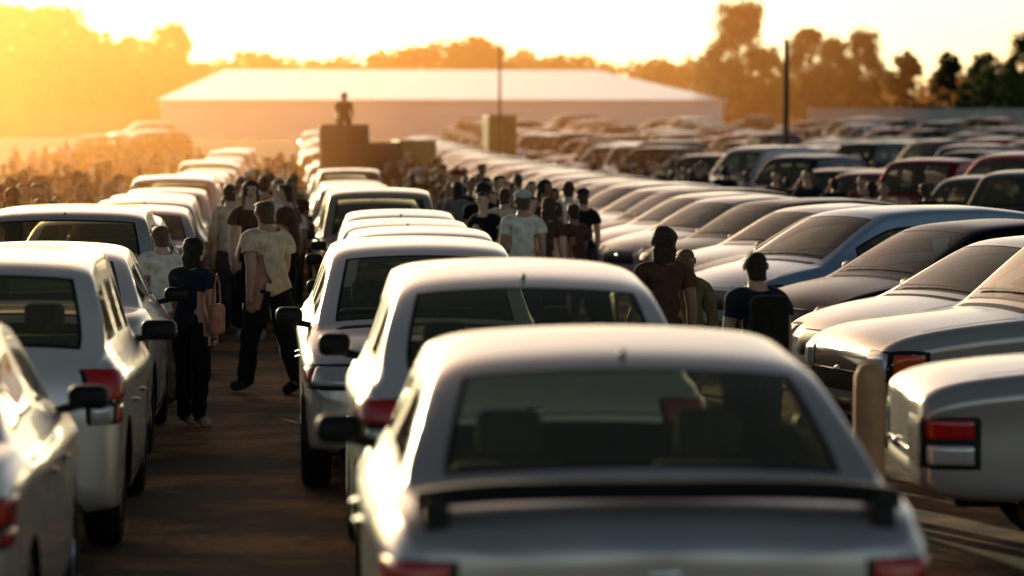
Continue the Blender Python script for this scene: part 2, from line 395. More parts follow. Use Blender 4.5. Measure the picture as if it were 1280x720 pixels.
    for p in P:
        if p[0] in('seat','dashboard','lamp_bezel','door_seam','bonnet_seam','boot_seam','wiper','grille_bar','door_handle','emblem','rear_emblem','antenna','wheel_arch','sill_trim','reversing_light'): continue
        for me_ in ([p[1]]+([p[4]] if len(p)>4 else [])):
            mt=me_.materials[0]
            if mt not in matlist: matlist.append(mt)
            k=matlist.index(mt); b2=bmesh.new(); b2.from_mesh(me_)
            if p[2] is not None: b2.transform(p[2])
            for f in b2.faces: f.material_index=k
            merge(bj,b2)
    far=bmmesh('parked_car',bj,matlist)
    return P,far,L
CARS={k:build_car(k) for k in SPEC}
for m in list(bpy.data.materials):
    if m.name.startswith('t') and m.name[1:2].isdigit() : bpy.data.materials.remove(m)

COL={'white':(.86,.84,.80),'silver':(.48,.48,.47),'grey':(.10,.10,.10),'black':(.003,.003,.004),'blue':(.05,.14,.36),'pale blue':(.40,.54,.70),'dark red':(.24,.010,.010),'beige':(.40,.34,.24),'navy':(.010,.018,.06),'dark green':(.012,.04,.03)}
GL={'black':.2,'navy':.35,'dark green':.35,'dark red':.5,'grey':.5}
NAMES={'sedan':'sedan','suv':'sport utility vehicle','hatch':'hatchback','pickup':'pickup truck'}
ncar=0
def put_car(kind,x,y,rot,color,label=None,far=False,group='cars parked in rows on the lot',scale=1.,sx=None,sz=None):
    global ncar; ncar+=1
    P,fm,L=CARS[kind]; c=(*COL[color],GL.get(color,1.))
    slope=math.atan((gz(y+1)-gz(y-1))/2)
    mw=Matrix.Translation((x,y,gz(y)))@Matrix.Rotation(slope,4,'X')@Matrix.Rotation(rot,4,'Z')@Matrix.Diagonal((sx or scale,scale,sz or scale,1))
    if far: root=bpy.data.objects.new('parked_car',fm); root.color=c
    else: root=bpy.data.objects.new('parked_car',None); root.empty_display_size=.2
    col.objects.link(root); root.matrix_world=mw
    root['label']=label or f'{color} {NAMES[kind]} parked in a packed row'
    root['category']='car' if kind!='pickup' else 'pickup truck'; root['group']=group
    if far: return root
    for p in P:
        o=bpy.data.objects.new(p[0],p[1]); col.objects.link(o); o.parent=root
        if p[2] is not None: o.matrix_local=p[2]
        if p[3]=='paint': o.color=c
        if p[3]=='wheel':
            r=bpy.data.objects.new('rim',p[4]); col.objects.link(r); r.parent=o
    return root

pi=math.pi
hero=put_car('sedan',1.15,10.7+2.31,0,'silver','silver sedan with a wide dark spoiler on its boot',scale=1.0,sz=1.03)
b=bmesh.new()
n=24; prev=None
for i in range(n+1):
    u=i/n*2-1; x=u*.775; z=1.14-.035*abs(u)**4; y=-2.31+.19+.05*u*u
    cs=[(y-.12,z-.02),(y-.07,z+.020),(y+.08,z+.016),(y+.13,z-.004),(y+.05,z-.030),(y-.07,z-.040)]
    rr=[b.verts.new((x,a,c)) for a,c in cs]
    if prev:
        for k in range(6): b.faces.new([prev[k],prev[(k+1)%6],rr[(k+1)%6],rr[k]])
    else: b.faces.new(rr[::-1])
    prev=rr
b.faces.new(prev)
for sx in(1,-1):
    add_box(b,(sx*.71-.04,-2.31+.08,.95),(sx*.71+.04,-2.31+.27,1.11),.014)
sp=bpy.data.objects.new('spoiler',bmmesh('spoiler',b,[M['dark']],False)); col.objects.link(sp); sp.parent=hero
put_car('hatch',1.11,16.0+2.25,0,'white','white hatchback parked nose away behind a sedan',scale=1.08,sx=.94,sz=1.08)
put_car('hatch',.86,22.0+2.25,pi,'white','white hatchback facing outward beside the aisle',scale=1.04,sx=.95,sz=1.04)
seqA=['hatch','sedan','sedan','suv','hatch','sedan','hatch','hatch','sedan','suv','hatch','sedan']
colA=['white','silver','white','beige','white','white','silver','white','grey','beige','white','silver']
y=30.2;i=0
while y<84:
    put_car(seqA[i%12],1.10+R.uniform(-.12,.12),y,0 if i%3 else pi,colA[i%12],far=y>75,scale=1.,sx=.95); y+=5.1; i+=1
y=104
while y<215:
    put_car(seqA[i%12],1.2+R.uniform(-.3,.3),y,0,R.choice(['white','silver','beige','black','grey']),far=True); y+=5.6; i+=1
put_car('sedan',-1.95,13.0+2.31,0,'white','white sedan with red tail lights beside the aisle')
put_car('suv',-1.86,18.7+2.35,0,'white','white sport utility vehicle with dark rear glass',sz=.97)
put_car('sedan',-1.93,24.4+2.31,0,'white','white sedan parked beside the walking aisle')
y=33.2;i=3
while y<150:
    put_car(seqA[(i*5)%12],-2.05+R.uniform(-.12,.12)-max(0,(y-30))*.004,y,0,R.choice(['white','silver','grey','white','black','white','silver']),far=y>75); y+=5.2; i+=1
def noseput(kind,nx,ny,ang,color,label=None,far=False,scale=1.,sz=None):
    L=CARS[kind][2]*scale; a=math.radians(ang)
    put_car(kind,nx+math.cos(a)*L/2,ny+math.sin(a)*L/2,math.radians(90+ang),color,label,far,scale=scale,sz=sz)
noseput('pickup',3.30,18.7,-4,'silver','silver pickup truck with red corner lamp parked crosswise',scale=.98)
noseput('suv',3.78,23.8,11,'silver','silver sport utility vehicle parked diagonally by the aisle',sz=1.02)
noseput('sedan',4.25,27.8,19,'white','white sedan parked diagonally with pale bonnet')
noseput('sedan',4.40,31.2,23,'black','black sedan parked diagonally between white and blue cars',sz=1.03)
noseput('hatch',4.20,35.0,25,'pale blue','pale blue hatchback parked diagonally',scale=1.06)
noseput('sedan',4.75,39.2,27,'black','black sedan parked diagonally beside a blue car')
y=42.8;i=0
cc=['white','black','silver','white','black','white','silver','grey','white','black','pale blue','black','white','white']
while y<190:
    noseput(['sedan','hatch','sedan','sedan','hatch'][i%5],4.85+R.uniform(-.15,.15),y,27,cc[i%14],far=y>78); y+=3.7 if y<90 else 5.4; i+=1
for x0,ys,stp in((11.0,48,4.1),(17.5,78,4.6),(24,108,4.9),(31,140,5.2),(38,172,5.6),(45,205,6.2)):
    y=ys;i=0
    while y<250:
        k=R.choice(['suv','suv','suv','sedan','pickup','suv'])
        noseput(k,x0+R.uniform(-.5,.5),y,R.choice([27,24,50]) if x0>11 else R.choice([40,55,62]),R.choice(['white','silver','black','dark red','grey','navy','black','dark green','black','grey','dark red','navy']),far=y>78,sz=R.choice([1.,1.1,1.15,1.25]))
        y+=stp*(1 if y<150 else 1.5)*R.uniform(.92,1.12); i+=1
for y in(180,196,214,235): noseput(R.choice(['suv','sedan','hatch']),-12+R.uniform(-3,3),y,R.uniform(10,40),R.choice(['white','silver','grey','black']),far=True)
print('cars',ncar)

# ---------------------------------------------------------------- people
def build_person(legL=(0,0),legR=(0,0),armL=(0,15),armR=(0,15),lean=0.,longhair=False,cap=False,sleeve='short',seated=False,abd=.10,loose=.018):
    V=[];E=[];Rd=[];lab=[]
    def add(p,r,par,l):
        V.append(Vector(p)); Rd.append(r if isinstance(r,tuple) else (r,r)); lab.append(l)
        if par is not None: E.append((par,len(V)-1))
        return len(V)-1
    def tl(p):
        p=Vector(p); q=p-Vector((0,0,.95)); q.rotate(Matrix.Rotation(-lean,3,'X')); return q+Vector((0,0,.95))
    pel=add((0,0,.95),(.150,.12),None,'hip')
    wa=add(tl((0,0,1.10)),(.138,.110),pel,'torso')
    ch=add(tl((0,.0,1.27)),(.155,.115),wa,'torso')
    up=add(tl((0,-.005,1.385)),(.11,.085),ch,'torso')
    nk=add(tl((0,.0,1.475)),.054,up,'neck')
    hh=[tl((0,.015,1.535)),tl((0,.022,1.585)),tl((0,.018,1.645)),tl((0,.01,1.70))]
    h1=add(hh[0],.058,nk,'head'); h2=add(hh[1],(.074,.084),h1,'head'); h3=add(hh[2],(.080,.092),h2,'head'); h4=add(hh[3],(.052,.062),h3,'head')
    hands=[]
    for sx,(a,e) in((-1,armL),(1,armR)):
        a=math.radians(a);e=math.radians(e)
        s0=Vector((sx*.168,0,1.375)); 
        d1=Vector((sx*abd,math.sin(a),-math.cos(a))).normalized(); d2=Vector((sx*abd*.3,math.sin(a+e),-math.cos(a+e))).normalized()
        el=s0+d1*.29; wr=el+d2*.255; hd=wr+d2*.05
        s=add(tl(s0),.056,up,'uparm'); mid=add(tl(s0+d1*.15),.050,s,'uparm'); eb=add(tl(el),.042,mid,'elbow'); m2=add(tl(el+d2*.1),.040,eb,'forearm'); w=add(tl(wr),.027,m2,'hand'); pa=add(tl(hd),(.036,.022),w,'hand')
        hands.append((tl(hd),(tl(wr)-tl(el)).normalized(),sx))
    for sx,(a,k) in((-1,legL),(1,legR)):
        a=math.radians(a);k=math.radians(k)
        h0=Vector((sx*.095,0,.90)); d1=Vector((sx*.02,math.sin(a),-math.cos(a))); d2=Vector((0,math.sin(a-k),-math.cos(a-k)))
        kn=h0+d1*.42; an=kn+d2*.42
        h=add(h0,.098,pel,'hip'); t=add(h0+d1*.2,.086,h,'leg'); kk=add(kn,.066,t,'leg'); cf=add(kn+d2*.14,.064,kk,'leg'); ak=add(an,.048,cf,'ankle')
        ft=Vector((0,math.cos((a-k)*.5),math.sin((a-k)*.5)-.1)).normalized()
        f=add(an+ft*.09+Vector((0,0,-.035)),(.042,.032),ak,'foot'); add(an+ft*.19+Vector((0,0,-.045)),(.036,.024),f,'foot')
    zmin=min(v.z for v,l in zip(V,lab) if l=='foot')-.03
    if seated: zmin=.80
    me=bpy.data.meshes.new('p'); me.from_pydata([tuple(v) for v in V],E,[])
    ob=bpy.data.objects.new('p',me); md=ob.modifiers.new('s','SKIN'); md.use_smooth_shade=True; md.branch_smoothing=.6
    sk=me.skin_vertices[0].data
    for i,r in enumerate(Rd): sk[i].radius=r; sk[i].use_root=(i==0)
    sm=ob.modifiers.new('ss','SUBSURF'); sm.levels=2
    ev=evaluated(ob)
    bm=bmesh.new(); bm.from_mesh(ev); bm.normal_update()
    segs=[(V[a],V[b],lab[b]) for a,b in E]
    def near(p):
        bd=9;bl='';bt=0
        for a,b,l in segs:
            d=b-a; t=max(0,min(1,(p-a).dot(d)/d.length_squared)); q=(p-(a+d*t)).length
            if q<bd: bd=q;bl=l;bt=t
        return bl,bt
    L={v.index:near(v.co) for v in bm.verts}
    hc=(hh[1]+hh[2])/2
    def region(test,off,name,m,wr=0.,keepn=1):
        b2=bm.copy(); b2.verts.ensure_lookup_table()
        keep={v.index for v in b2.verts if test(v)}
        for v in b2.verts:
            v.co=v.co+v.normal*(off+wr*noise.noise(v.co*9))
        bmesh.ops.delete(b2,geom=[f for f in b2.faces if not all(v.index in keep for v in f.verts)],context='FACES')
        drop_islands(b2,keepn)
        for v in b2.verts: v.co.z-=zmin
        return bmmesh(name,b2,[m])
    tset={'torso','uparm'}|({'elbow','forearm'} if sleeve=='long' else set())
    def tshirt(v):
        l=L[v.index][0]
        return l in tset or (l=='hip' and v.co.z>.86) or (l=='neck' and L[v.index][1]<.35)
    def ttr(v):
        l=L[v.index][0]; return (l=='hip' and v.co.z<1.02) or l=='leg' or l=='ankle' or(l=='torso' and v.co.z<1.03)
    def tsh(v): return L[v.index][0]=='foot'
    P=[]
    P.append(('shirt',region(tshirt,loose,'shirt',M['fabric'],.024),'top'))
    P.append(('trousers',region(ttr,.016,'trousers',M['fabric'],.018),'bottom'))
    P.append(('shoes',region(tsh,.012,'shoes',M['fabric'],0,2),'shoe'))
    def thair(v):
        l=L[v.index][0]
        if l not in('head','neck'): return False
        q=v.co-hc; return q.z>.034 or (q.y<.014 and q.z>-.035) or (q.y<-.015 and q.z>-.12)
    P.append(('hair',region(thair,.015,'hair',M['hair'],.022),'hair'))
    if longhair:
        b2=bmesh.new(); c=hc-Vector((0,0,zmin))
        add_ell(b2,c+Vector((0,-.05,-.11)),(.085,.05,.19),14); add_ell(b2,c+Vector((0,-.02,.01)),(.092,.092,.105),14)
        for v in b2.verts: v.co.x+=.024*noise.noise(v.co*14); v.co.y+=.015*noise.noise(v.co*17)
        P.append(('long_hair',bmmesh('long_hair',b2,[M['hair']]),'hair'))
    if cap:
        b2=bmesh.new(); c=hc-Vector((0,0,zmin)); add_ell(b2,c+Vector((0,0,.058)),(.094,.108,.06),14); add_ell(b2,c+Vector((0,.12,.045)),(.06,.075,.010),12)
        P.append(('cap',bmmesh('cap',b2,[M['fabric']]),'cap'))
    for v in bm.verts: v.co.z-=zmin
    for f in bm.faces: f.material_index=0
    for hd,d,sx in hands:
        hd=hd-Vector((0,0,zmin)); side=Vector((0,1,0)); side=(side-d*side.dot(d)).normalized(); inn=Vector((-sx,0,0)); inn=(inn-d*inn.dot(d)).normalized()
        for k,(o,l) in enumerate(((.028,.068),(.010,.076),(-.009,.070),(-.027,.056))):
            p=hd+side*o+d*.02; q=p+d*l*.5+inn*.006; r_=q+d*l*.4+inn*.02
            add_tube(bm,[p,q,r_],[.0095,.0085,.006],6)
        p=hd+side*.03-d*.02; add_tube(bm,[p,p+side*.025+d*.03+inn*.01,p+side*.03+d*.058+inn*.018],[.012,.010,.007],6)
    c=hc-Vector((0,0,zmin))
    add_ell(bm,c+Vector((0,.100,-.015)),(.013,.018,.024),8)
    for sx in(1,-1):
        add_ell(bm,c+Vector((sx*.082,-.002,-.012)),(.012,.02,.03),8)
        add_ell(bm,c+Vector((sx*.030,.083,.012)),(.013,.010,.009),8,mi=1)
    add_ell(bm,c+Vector((0,.083,-.055)),(.024,.010,.007),8,mi=1)
    P.insert(0,('body',bmmesh('person',bm,[M['skin'],M['eye']]),'skin'))
    return P
VAR={
 'stand':build_person((6,4),(-5,3),(6,16),(-8,26),lean=.03),
 'relax':build_person((-2,2),(9,14),(14,60),(-6,14),lean=.05,loose=.024),
 'standlong':build_person((6,6),(-4,2),(10,55),(-4,16),longhair=True,lean=.04),
 'walk':build_person((22,8),(-17,14),(-18,18),(20,25),lean=.05),
 'stride':build_person((14,5),(-11,12),(-12,18),(12,28),lean=.05,loose=.030),
 'walk2':build_person((-16,14),(20,6),(18,30),(-14,16),lean=.06,sleeve='long'),
 'cap':build_person((4,2),(-6,2),(15,80),(0,15),cap=True,lean=.03),
 'phone':build_person((5,3),(-4,4),(25,100),(20,90),lean=.08,sleeve='long'),
 'bend':build_person((12,14),(-4,6),(30,30),(25,40),lean=.35),
 'sit':build_person((85,85),(80,80),(35,40),(30,50),lean=.1,seated=True),
}
tops={'white':(.70,.66,.58),'cream':(.60,.49,.33),'navy':(.016,.020,.032),'black':(.010,.010,.010),'brown':(.09,.045,.025),'red':(.20,.035,.02),'blue':(.07,.10,.16),'grey':(.15,.14,.13),'olive':(.14,.12,.05),'orange':(.42,.18,.06)}
bots={'dark':(.012,.012,.014),'denim':(.03,.038,.06),'khaki':(.22,.17,.10),'black':(.008,.008,.008)}
hairs=[(.02,.012,.008),(.05,.025,.012),(.09,.045,.018),(.07,.04,.02),(.01,.008,.006)]
skins=[(.50,.30,.20),(.42,.24,.16),(.25,.13,.08),(.55,.35,.25)]
def put_person(var,x,y,rot,top='white',bot='dark',h=1.70,hair=None,label=None,z=None,capc=None,wide=None):
    parts=VAR[var]; c={'top':tops[top],'bottom':bots[bot],'hair':hair or R.choice(hairs),'shoe':R.choice([(.02,.02,.02),(.4,.4,.38),(.08,.05,.03)]),'skin':R.choice(skins),'cap':capc or R.choice([(.5,.5,.46),(.02,.025,.05),(.22,.03,.02)])}
    root=bpy.data.objects.new('person',parts[0][1]); root.color=(*c['skin'],1); col.objects.link(root)
    s=h/1.73; w_=s*(wide or R.uniform(.96,1.12))
    root.matrix_world=Matrix.Translation((x,y,gz(y) if z is None else z))@Matrix.Rotation(rot,4,'Z')@Matrix.Diagonal((w_,w_,s,1))
    desc={'stand':'standing','relax':'standing at ease','standlong':'with long hair','walk':'walking','stride':'striding','walk2':'walking','cap':'wearing a cap','phone':'looking down','bend':'bending forward','sit':'sitting'}[var]
    root['label']=label or f'person in {top} top and {bot} trousers {desc}'
    root['category']='person'; root['group']='people walking among the parked cars'
    for n,m,k in parts[1:]:
        o=bpy.data.objects.new(n,m); o.color=(*c[k],1); col.objects.link(o); o.parent=root
    return root
put_person('stride',-.25,31.5,.6,'cream','dark',1.76,(.09,.055,.03),'man in cream shirt and dark trousers striding down the aisle',wide=1.16)
put_person('standlong',-.84,27.8,-.5,'navy','black',1.50,(.02,.012,.008),'woman in navy top and black trousers with a pink bag',wide=1.1)
put_person('relax',-1.16,30.1,.4,'white','khaki',1.56,(.14,.08,.04),'man in white shirt standing between parked cars',wide=1.1)
b=bmesh.new(); add_box(b,(-.045,-.09,-.15),(.045,.09,.10),.04); add_tube(b,[(0,-.07,.08),(0,-.05,.25),(0,0,.34),(0,.05,.25),(0,.07,.08)],[.009]*5,6)
bag=bpy.data.objects.new('shoulder_bag',bmmesh('shoulder_bag',b,[M['fabric']])); bag.color=(.48,.22,.14,1); bag.location=(-.635,27.72,.90); bag.rotation_euler=(0,0,-.4); col.objects.link(bag)
bag['label']='pink fabric shoulder bag hanging at a woman\'s side'; bag['category']='bag'
put_person('standlong',2.72,25.3,.1,'brown','denim',1.64,(.05,.025,.012),'woman with long dark hair in brown top',wide=1.08)
put_person('walk2',2.96,25.9,.2,'olive','khaki',1.50,(.18,.11,.05),'person in olive top walking beside a woman',wide=1.05)
put_person('relax',3.0,22.2,.25,'navy','denim',1.56,(.03,.018,.01),'man in navy tee shirt with a dark backpack',wide=1.08)
b=bmesh.new(); add_box(b,(-.13,-.07,-.21),(.13,.07,.20),.05); add_box(b,(-.10,-.11,-.17),(.10,-.06,.02),.03)
for sx in(1,-1): add_tube(b,[(sx*.09,.05,.17),(sx*.11,.14,.20),(sx*.12,.26,.12),(sx*.12,.26,-.02)],[.018,.018,.018,.015],6)
bp_=bpy.data.objects.new('backpack',bmmesh('backpack',b,[M['fabric']])); bp_.color=(.02,.016,.014,1); bp_.location=(3.045,22.03,1.10); bp_.rotation_euler=(0,0,.25); col.objects.link(bp_)
bp_['label']='small dark fabric backpack on a man\'s back'; bp_['category']='backpack'
put_person('cap',2.55,38.6,.1,'white','denim',1.74,(.1,.06,.03),'man in white tee shirt and cap')
put_person('standlong',2.95,40.2,-.4,'brown','dark',1.64)
put_person('walk',3.35,41.2,.5,'brown','dark',1.60)
put_person('phone',2.3,41.5,2.4,'black','dark',1.7)
def crowd(n,x0,x1,y0,y1,light=False):
    pts=[]
    t=0
    while len(pts)<n and t<4000:
        t+=1
        u=R.random(); y=y0+(y1-y0)*u; x=R.uniform(x0(y),x1(y))
        if all((x-a)**2+(y-b)**2>.42**2 for a,b in pts): pts.append((x,y))
    for x,y in pts:
        tp=['white','navy','black','brown','red','navy','grey','black','brown','cream','olive','black','black']
        if light: tp+=['white','cream','orange','cream','white','orange','brown']
        put_person(R.choice(['stand','relax','standlong','walk','walk2','cap','phone','bend','relax','standlong']),x,y,R.choice([0,0,pi,pi,R.uniform(0,6.28)])+R.uniform(-.5,.5),R.choice(tp),R.choice(list(bots)),R.uniform(1.58,1.84))
crowd(46,lambda y:2.35,lambda y:3.9,43,80)
crowd(26,lambda y:2.35,lambda y:4.2,80,135)
crowd(26,lambda y:-.9,lambda y:-.02,40,64,True)
crowd(22,lambda y:-.95,lambda y:0,64,110,True)
crowd(60,lambda y:max(-5.6,-y*.09),lambda y:-3.2,39,64,True)
crowd(44,lambda y:max(-9.0,-y*.09),lambda y:-3.3,64,118,True)
crowd(20,lambda y:max(-14.0,-y*.09),lambda y:-3.6,118,160,True)
crowd(30,lambda y:8.9,lambda y:10.0,48,110)
crowd(12,lambda y:15.2,lambda y:16.6,84,120)

# ---------------------------------------------------------------- trucks
def box_truck(x,y,w,h,l,color,label,name='box_truck',rot=0):
    root=bpy.data.objects.new(name,None); col.objects.link(root)
    root.matrix_world=Matrix.Translation((x,y,gz(y)))@Matrix.Rotation(rot,4,'Z')
    root['label']=label; root['category']='truck'
    def ch(n,bm,m,c=None,loc=None,sm=False):
        o=bpy.data.objects.new(n,bmmesh(n,bm,[m],sm)); col.objects.link(o); o.parent=root
        if c: o.color=(*c,1)
        return o
    b=bmesh.new(); add_box(b,(-w/2,-l/2,.75),(w/2,l/2-1.7,h),.05)
    for k in range(int(l-1.7)*2): 
        yy=-l/2+.25+k*.5
        for sx in(1,-1): add_box(b,(sx*w/2-.012,yy-.02,.8),(sx*w/2+.012,yy+.02,h-.08))
    ch('cargo_box',b,M['cargo'],color)
    b=bmesh.new()
    for sx in(-1,1):
        add_box(b,(sx*w*.24-w*.225,-l/2-.03,.85),(sx*w*.24+w*.225,-l/2-.004,h-.1),.008)
        add_box(b,(sx*w*.07-.015,-l/2-.06,.9),(sx*w*.07+.015,-l/2-.034,h-.2))
    ch('rear_door',b,M['cargo'],tuple(c*.6 for c in color))
    b=bmesh.new(); add_box(b,(-w/2+.1,l/2-1.6,.55),(w/2-.1,l/2,h*.76),.16); ch('cab',b,M['cargo'],tuple(min(1,c*1.1) for c in color),sm=False)
    b=bmesh.new(); add_box(b,(-w/2+.25,l/2-.03,h*.48),(w/2-.25,l/2+.02,h*.70),.02); ch('windshield',b,M['glass'])
    b=bmesh.new(); add_box(b,(-w/2+.3,-l/2+.1,.5),(w/2-.3,l/2-.2,.72),.02); add_box(b,(-w/2+.05,-l/2-.08,.45),(w/2-.05,-l/2+.04,.6),.02); ch('chassis',b,M['dark'])
    for sx in(-1,1):
        b=bmesh.new(); add_box(b,(sx*(w/2-.2)-.07,-l/2-.10,.62),(sx*(w/2-.2)+.07,-l/2-.03,.73),.015); ch('tail_light',b,M['red'])
        for yy in(-l/2+1,l/2-.9):
            b=bmesh.new(); add_tube(b,[(sx*(w/2-.28),yy,.42),(sx*(w/2-.03),yy,.42)],[.42,.42],24); ch('wheel',b,M['rubber'])
box_truck(1.3,95,1.3,2.7,5.5,(.05,.025,.016),'dark brown box truck standing among the cars')
box_truck(2.45,100,1.15,2.2,5.,(.08,.04,.025),'brown box truck beside a taller dark one')
box_truck(3.75,112,1.2,2.2,5.,(.30,.26,.07),'yellow green box truck in the crowd',rot=.05)
box_truck(9.3,158,1.3,2.9,6.,(.34,.27,.05),'tall yellow box truck near the white hall')
put_person('sit',1.3,92.9,pi,'black','dark',1.66,(.01,.01,.01),'person in black sitting on a truck roof',z=gz(95)+2.70)

b=bmesh.new(); add_tube(b,[(0,0,0),(0,0,.2),(0,0,1.0),(0,0,1.08),(0,0,1.13),(0,0,1.145)],[.09,.085,.08,.078,.055,.015],20)
o=bpy.data.objects.new('bollard',bmmesh('bollard',b,[M['tanpost']])); o.location=(2.94,17.5,0); col.objects.link(o); o['label']='tan wooden round bollard beside the diagonal cars'; o['category']='bollard'

def pole(x,y,h,r,arm=False):
    b=bmesh.new(); add_tube(b,[(0,0,0),(0,0,h*.5),(0,0,h)],[r,r*.85,r*.65],12)
    o=bpy.data.objects.new('utility_pole',bmmesh('utility_pole',b,[M['wood']])); o.location=(x,y,gz(y)); col.objects.link(o); o['label']='tall dark wooden pole rising from the car park'; o['category']='pole'; o['group']='poles across the lot'
    if arm:
        b=bmesh.new(); add_box(b,(-.9,-.16,h-.6),(.9,-.05,h-.48)); 
        for xx in(-.8,-.3,.3,.8): add_tube(b,[(xx,-.1,h-.48),(xx,-.1,h-.3)],[.04,.03],8)
        a=bpy.data.objects.new('crossarm',bmmesh('crossarm',b,[M['wood']])); a.parent=o; col.objects.link(a)
pole(9.0,152,6.0,.07); pole(18.6,130,5.9,.14); pole(64,380,11,.16,True)

# ---------------------------------------------------------------- buildings
def thing(name,label,cat,x=0,y=0,z=None):
    r=bpy.data.objects.new(name,None); col.objects.link(r); r.location=(x,y,gz(y) if z is None else z); r['label']=label; r['category']=cat; return r
def child(p,name,bm,m,sm=False,color=None):
    o=bpy.data.objects.new(name,bmmesh(name,bm,[m],sm)); col.objects.link(o); o.parent=p
    if color: o.color=(*color,1)
    return o
H=thing('exhibition_hall','long white hall with a low hipped roof beyond the cars','building',14.6,340)
W=56.3/2; Dp=60; ez=3.8; rz=7.4
b=bmesh.new()
e=[b.verts.new(v) for v in[(-W,0,ez),(W,0,ez),(W,Dp,ez),(-W,Dp,ez)]]; r_=[b.verts.new((-W+6,Dp*.5,rz)),b.verts.new((W-10.5,Dp*.5,rz))]
for f in([e[0],e[1],r_[1],r_[0]],[e[1],e[2],r_[1]],[e[2],e[3],r_[0],r_[1]],[e[3],e[0],r_[0]]): b.faces.new(f)
child(H,'roof',b,M['roofw'])
b=bmesh.new(); add_box(b,(-W,-.06,ez-.3),(W,.1,ez-.004)); add_box(b,(-W-.06,.1,ez-.3),(-W+.1,Dp,ez-.004)); add_box(b,(W-.1,.1,ez-.3),(W+.06,Dp,ez-.004)); child(H,'fascia',b,M['wallh'])
b=bmesh.new(); add_box(b,(-W+.3,.3,0),(W-.3,.5,ez-.1)); add_box(b,(-W+.3,.5,0),(-W+.5,Dp-1,ez-.1)); add_box(b,(W-.5,.5,0),(W-.3,Dp-1,ez-.1)); child(H,'wall',b,M['wallh'])
F=thing('boundary_wall','long tan block wall at the edge of the lot','wall',72,300)
b=bmesh.new(); add_box(b,(-27,0,-.5),(40,.25,2.6))
for k in range(17): add_box(b,(-27+k*4-.15,-.1,-.5),(-27+k*4+.15,-.003,2.75))
child(F,'panel',b,M['wallw'])
F=thing('boundary_wall','long pale wall beyond hazy parked cars','wall',-40,335)
b=bmesh.new(); add_box(b,(-30,0,-.5),(25,.25,2.6))
for k in range(14): add_box(b,(-30+k*4-.15,-.1,-.5),(-30+k*4+.15,-.003,2.75))
child(F,'panel',b,M['wallt'])

# ---------------------------------------------------------------- trees
def leaves(vs,fs,c,r,n,size,rng):
    for _ in range(n):
        d=Vector((rng.gauss(0,1),rng.gauss(0,1),rng.gauss(0,1))).normalized()*(rng.random()**.45)
        p=c+Vector((d.x*r,d.y*r,d.z*r*.8)); s=size*rng.uniform(.6,1.3)
        u=Vector((rng.gauss(0,1),rng.gauss(0,1),rng.gauss(0,1))).normalized(); w=u.orthogonal().normalized()
        k=len(vs); vs+= [p+u*s,p+w*s*.6,p-u*s,p-w*s*.6]; fs.append([k,k+1,k+2,k+3])
def tree_mesh(h,cw,shape,seed,nclump=46,nl=95,size=.26):
    rng=random.Random(seed); vs=[];fs=[]; b=bmesh.new()
    add_tube(b,[(0,0,-.3),(.1,0,h*.25),(-.05,.1,h*.5),(0,0,h*.85)],[h*.028,h*.02,h*.013,h*.004],10)
    for k in range(nclump):
        t=rng.random(); z=h*(.14+.78*t)
        if shape=='broad': env=max(.25,math.sin(pi*min(1,.22+t*.78)))**.5
        elif shape=='cone': env=(1-t)**.7*1.0+.08
        else: env=.7+.3*math.sin(pi*t) if t<.75 else .7*math.sqrt(max(0,1-((t-.75)/.27)**2))+.1
        ra=cw*.5*env*math.sqrt(rng.uniform(.02,1)); a=rng.uniform(0,2*pi); c=Vector((math.cos(a)*ra,math.sin(a)*ra,z))
        cr=h*.08*rng.uniform(.5,1.3)*(1 if shape!='cone' else .8)
        leaves(vs,fs,c,cr,int(nl*rng.uniform(.7,1.1)),size,rng)
        if k%4==0: 
            z0=max(h*.12,z-ra*.7-1); add_tube(b,[(0,0,z0),tuple(c*.5+Vector((0,0,z0*.5))),tuple(c)],[h*.009,h*.006,h*.002],5)
    return bmmesh('trunk',b,[M['bark']]),mesh('crown',vs,fs,[M['leafd'] if shape=='cone' else M['leaf']],smooth=False)
TR=[tree_mesh(16,10,'broad',1,120,90,.28),tree_mesh(17,8,'tall',2,110,90,.28),tree_mesh(8,5.5,'cone',3,70,90,.20),tree_mesh(13,11,'broad',4,110,90,.28),tree_mesh(18,9,'tall',5,120,90,.30)]
TH=[16,17,8,13,18]
def put_tree(i,x,y,h,rot=0,wid=1.,label='leafy green tree behind the car park'):
    r=bpy.data.objects.new('tree',None); col.objects.link(r); s=h/TH[i]
    r.matrix_world=Matrix.Translation((x,y,gz(y)))@Matrix.Rotation(rot,4,'Z')@Matrix.Diagonal((s*wid,s*wid,s,1)); r['label']=label; r['category']='tree'; r['group']='trees around the lot'
    for n,m in zip(('trunk','crown'),TR[i]):
        o=bpy.data.objects.new(n,m); col.objects.link(o); o.parent=r
def PX(px,D): return (px-370)*D/4300
for px,D,h,i,wd in((925,345,14.6,0,.85),(1014,340,11.4,4,.8),(1048,350,10.8,1,.85),(1085,335,11.2,0,.68),(1138,330,8.9,2,1.),(1192,335,9.0,2,1.),(1240,345,9,3,.7),(1290,340,11,0,.7),(962,360,9.5,3,.6),(888,360,9.5,3,.6),
   (25,410,16.5,4,1.1),(75,420,17.,0,1.1),(-15,400,17,1,1.1),(50,430,15,3,1.1),(110,425,14.,3,1.),(160,440,13.5,3,1.),(200,430,12,3,1.),(215,415,14.5,0,.9),(140,410,12,0,1.),(590,470,14.5,3,.9),(615,480,14,0,.8),(320,470,12.5,3,1.),(700,480,11,3,.9),(830,470,11,0,.9)):
    put_tree(i,PX(px,D),D,h,R.uniform(0,6),wd,'tall leafy tree against the evening sky' if h>13 else ('dark conical evergreen tree' if i==2 else 'leafy green tree behind the car park'))
vs=[];fs=[];rng=random.Random(3)
x=-75.
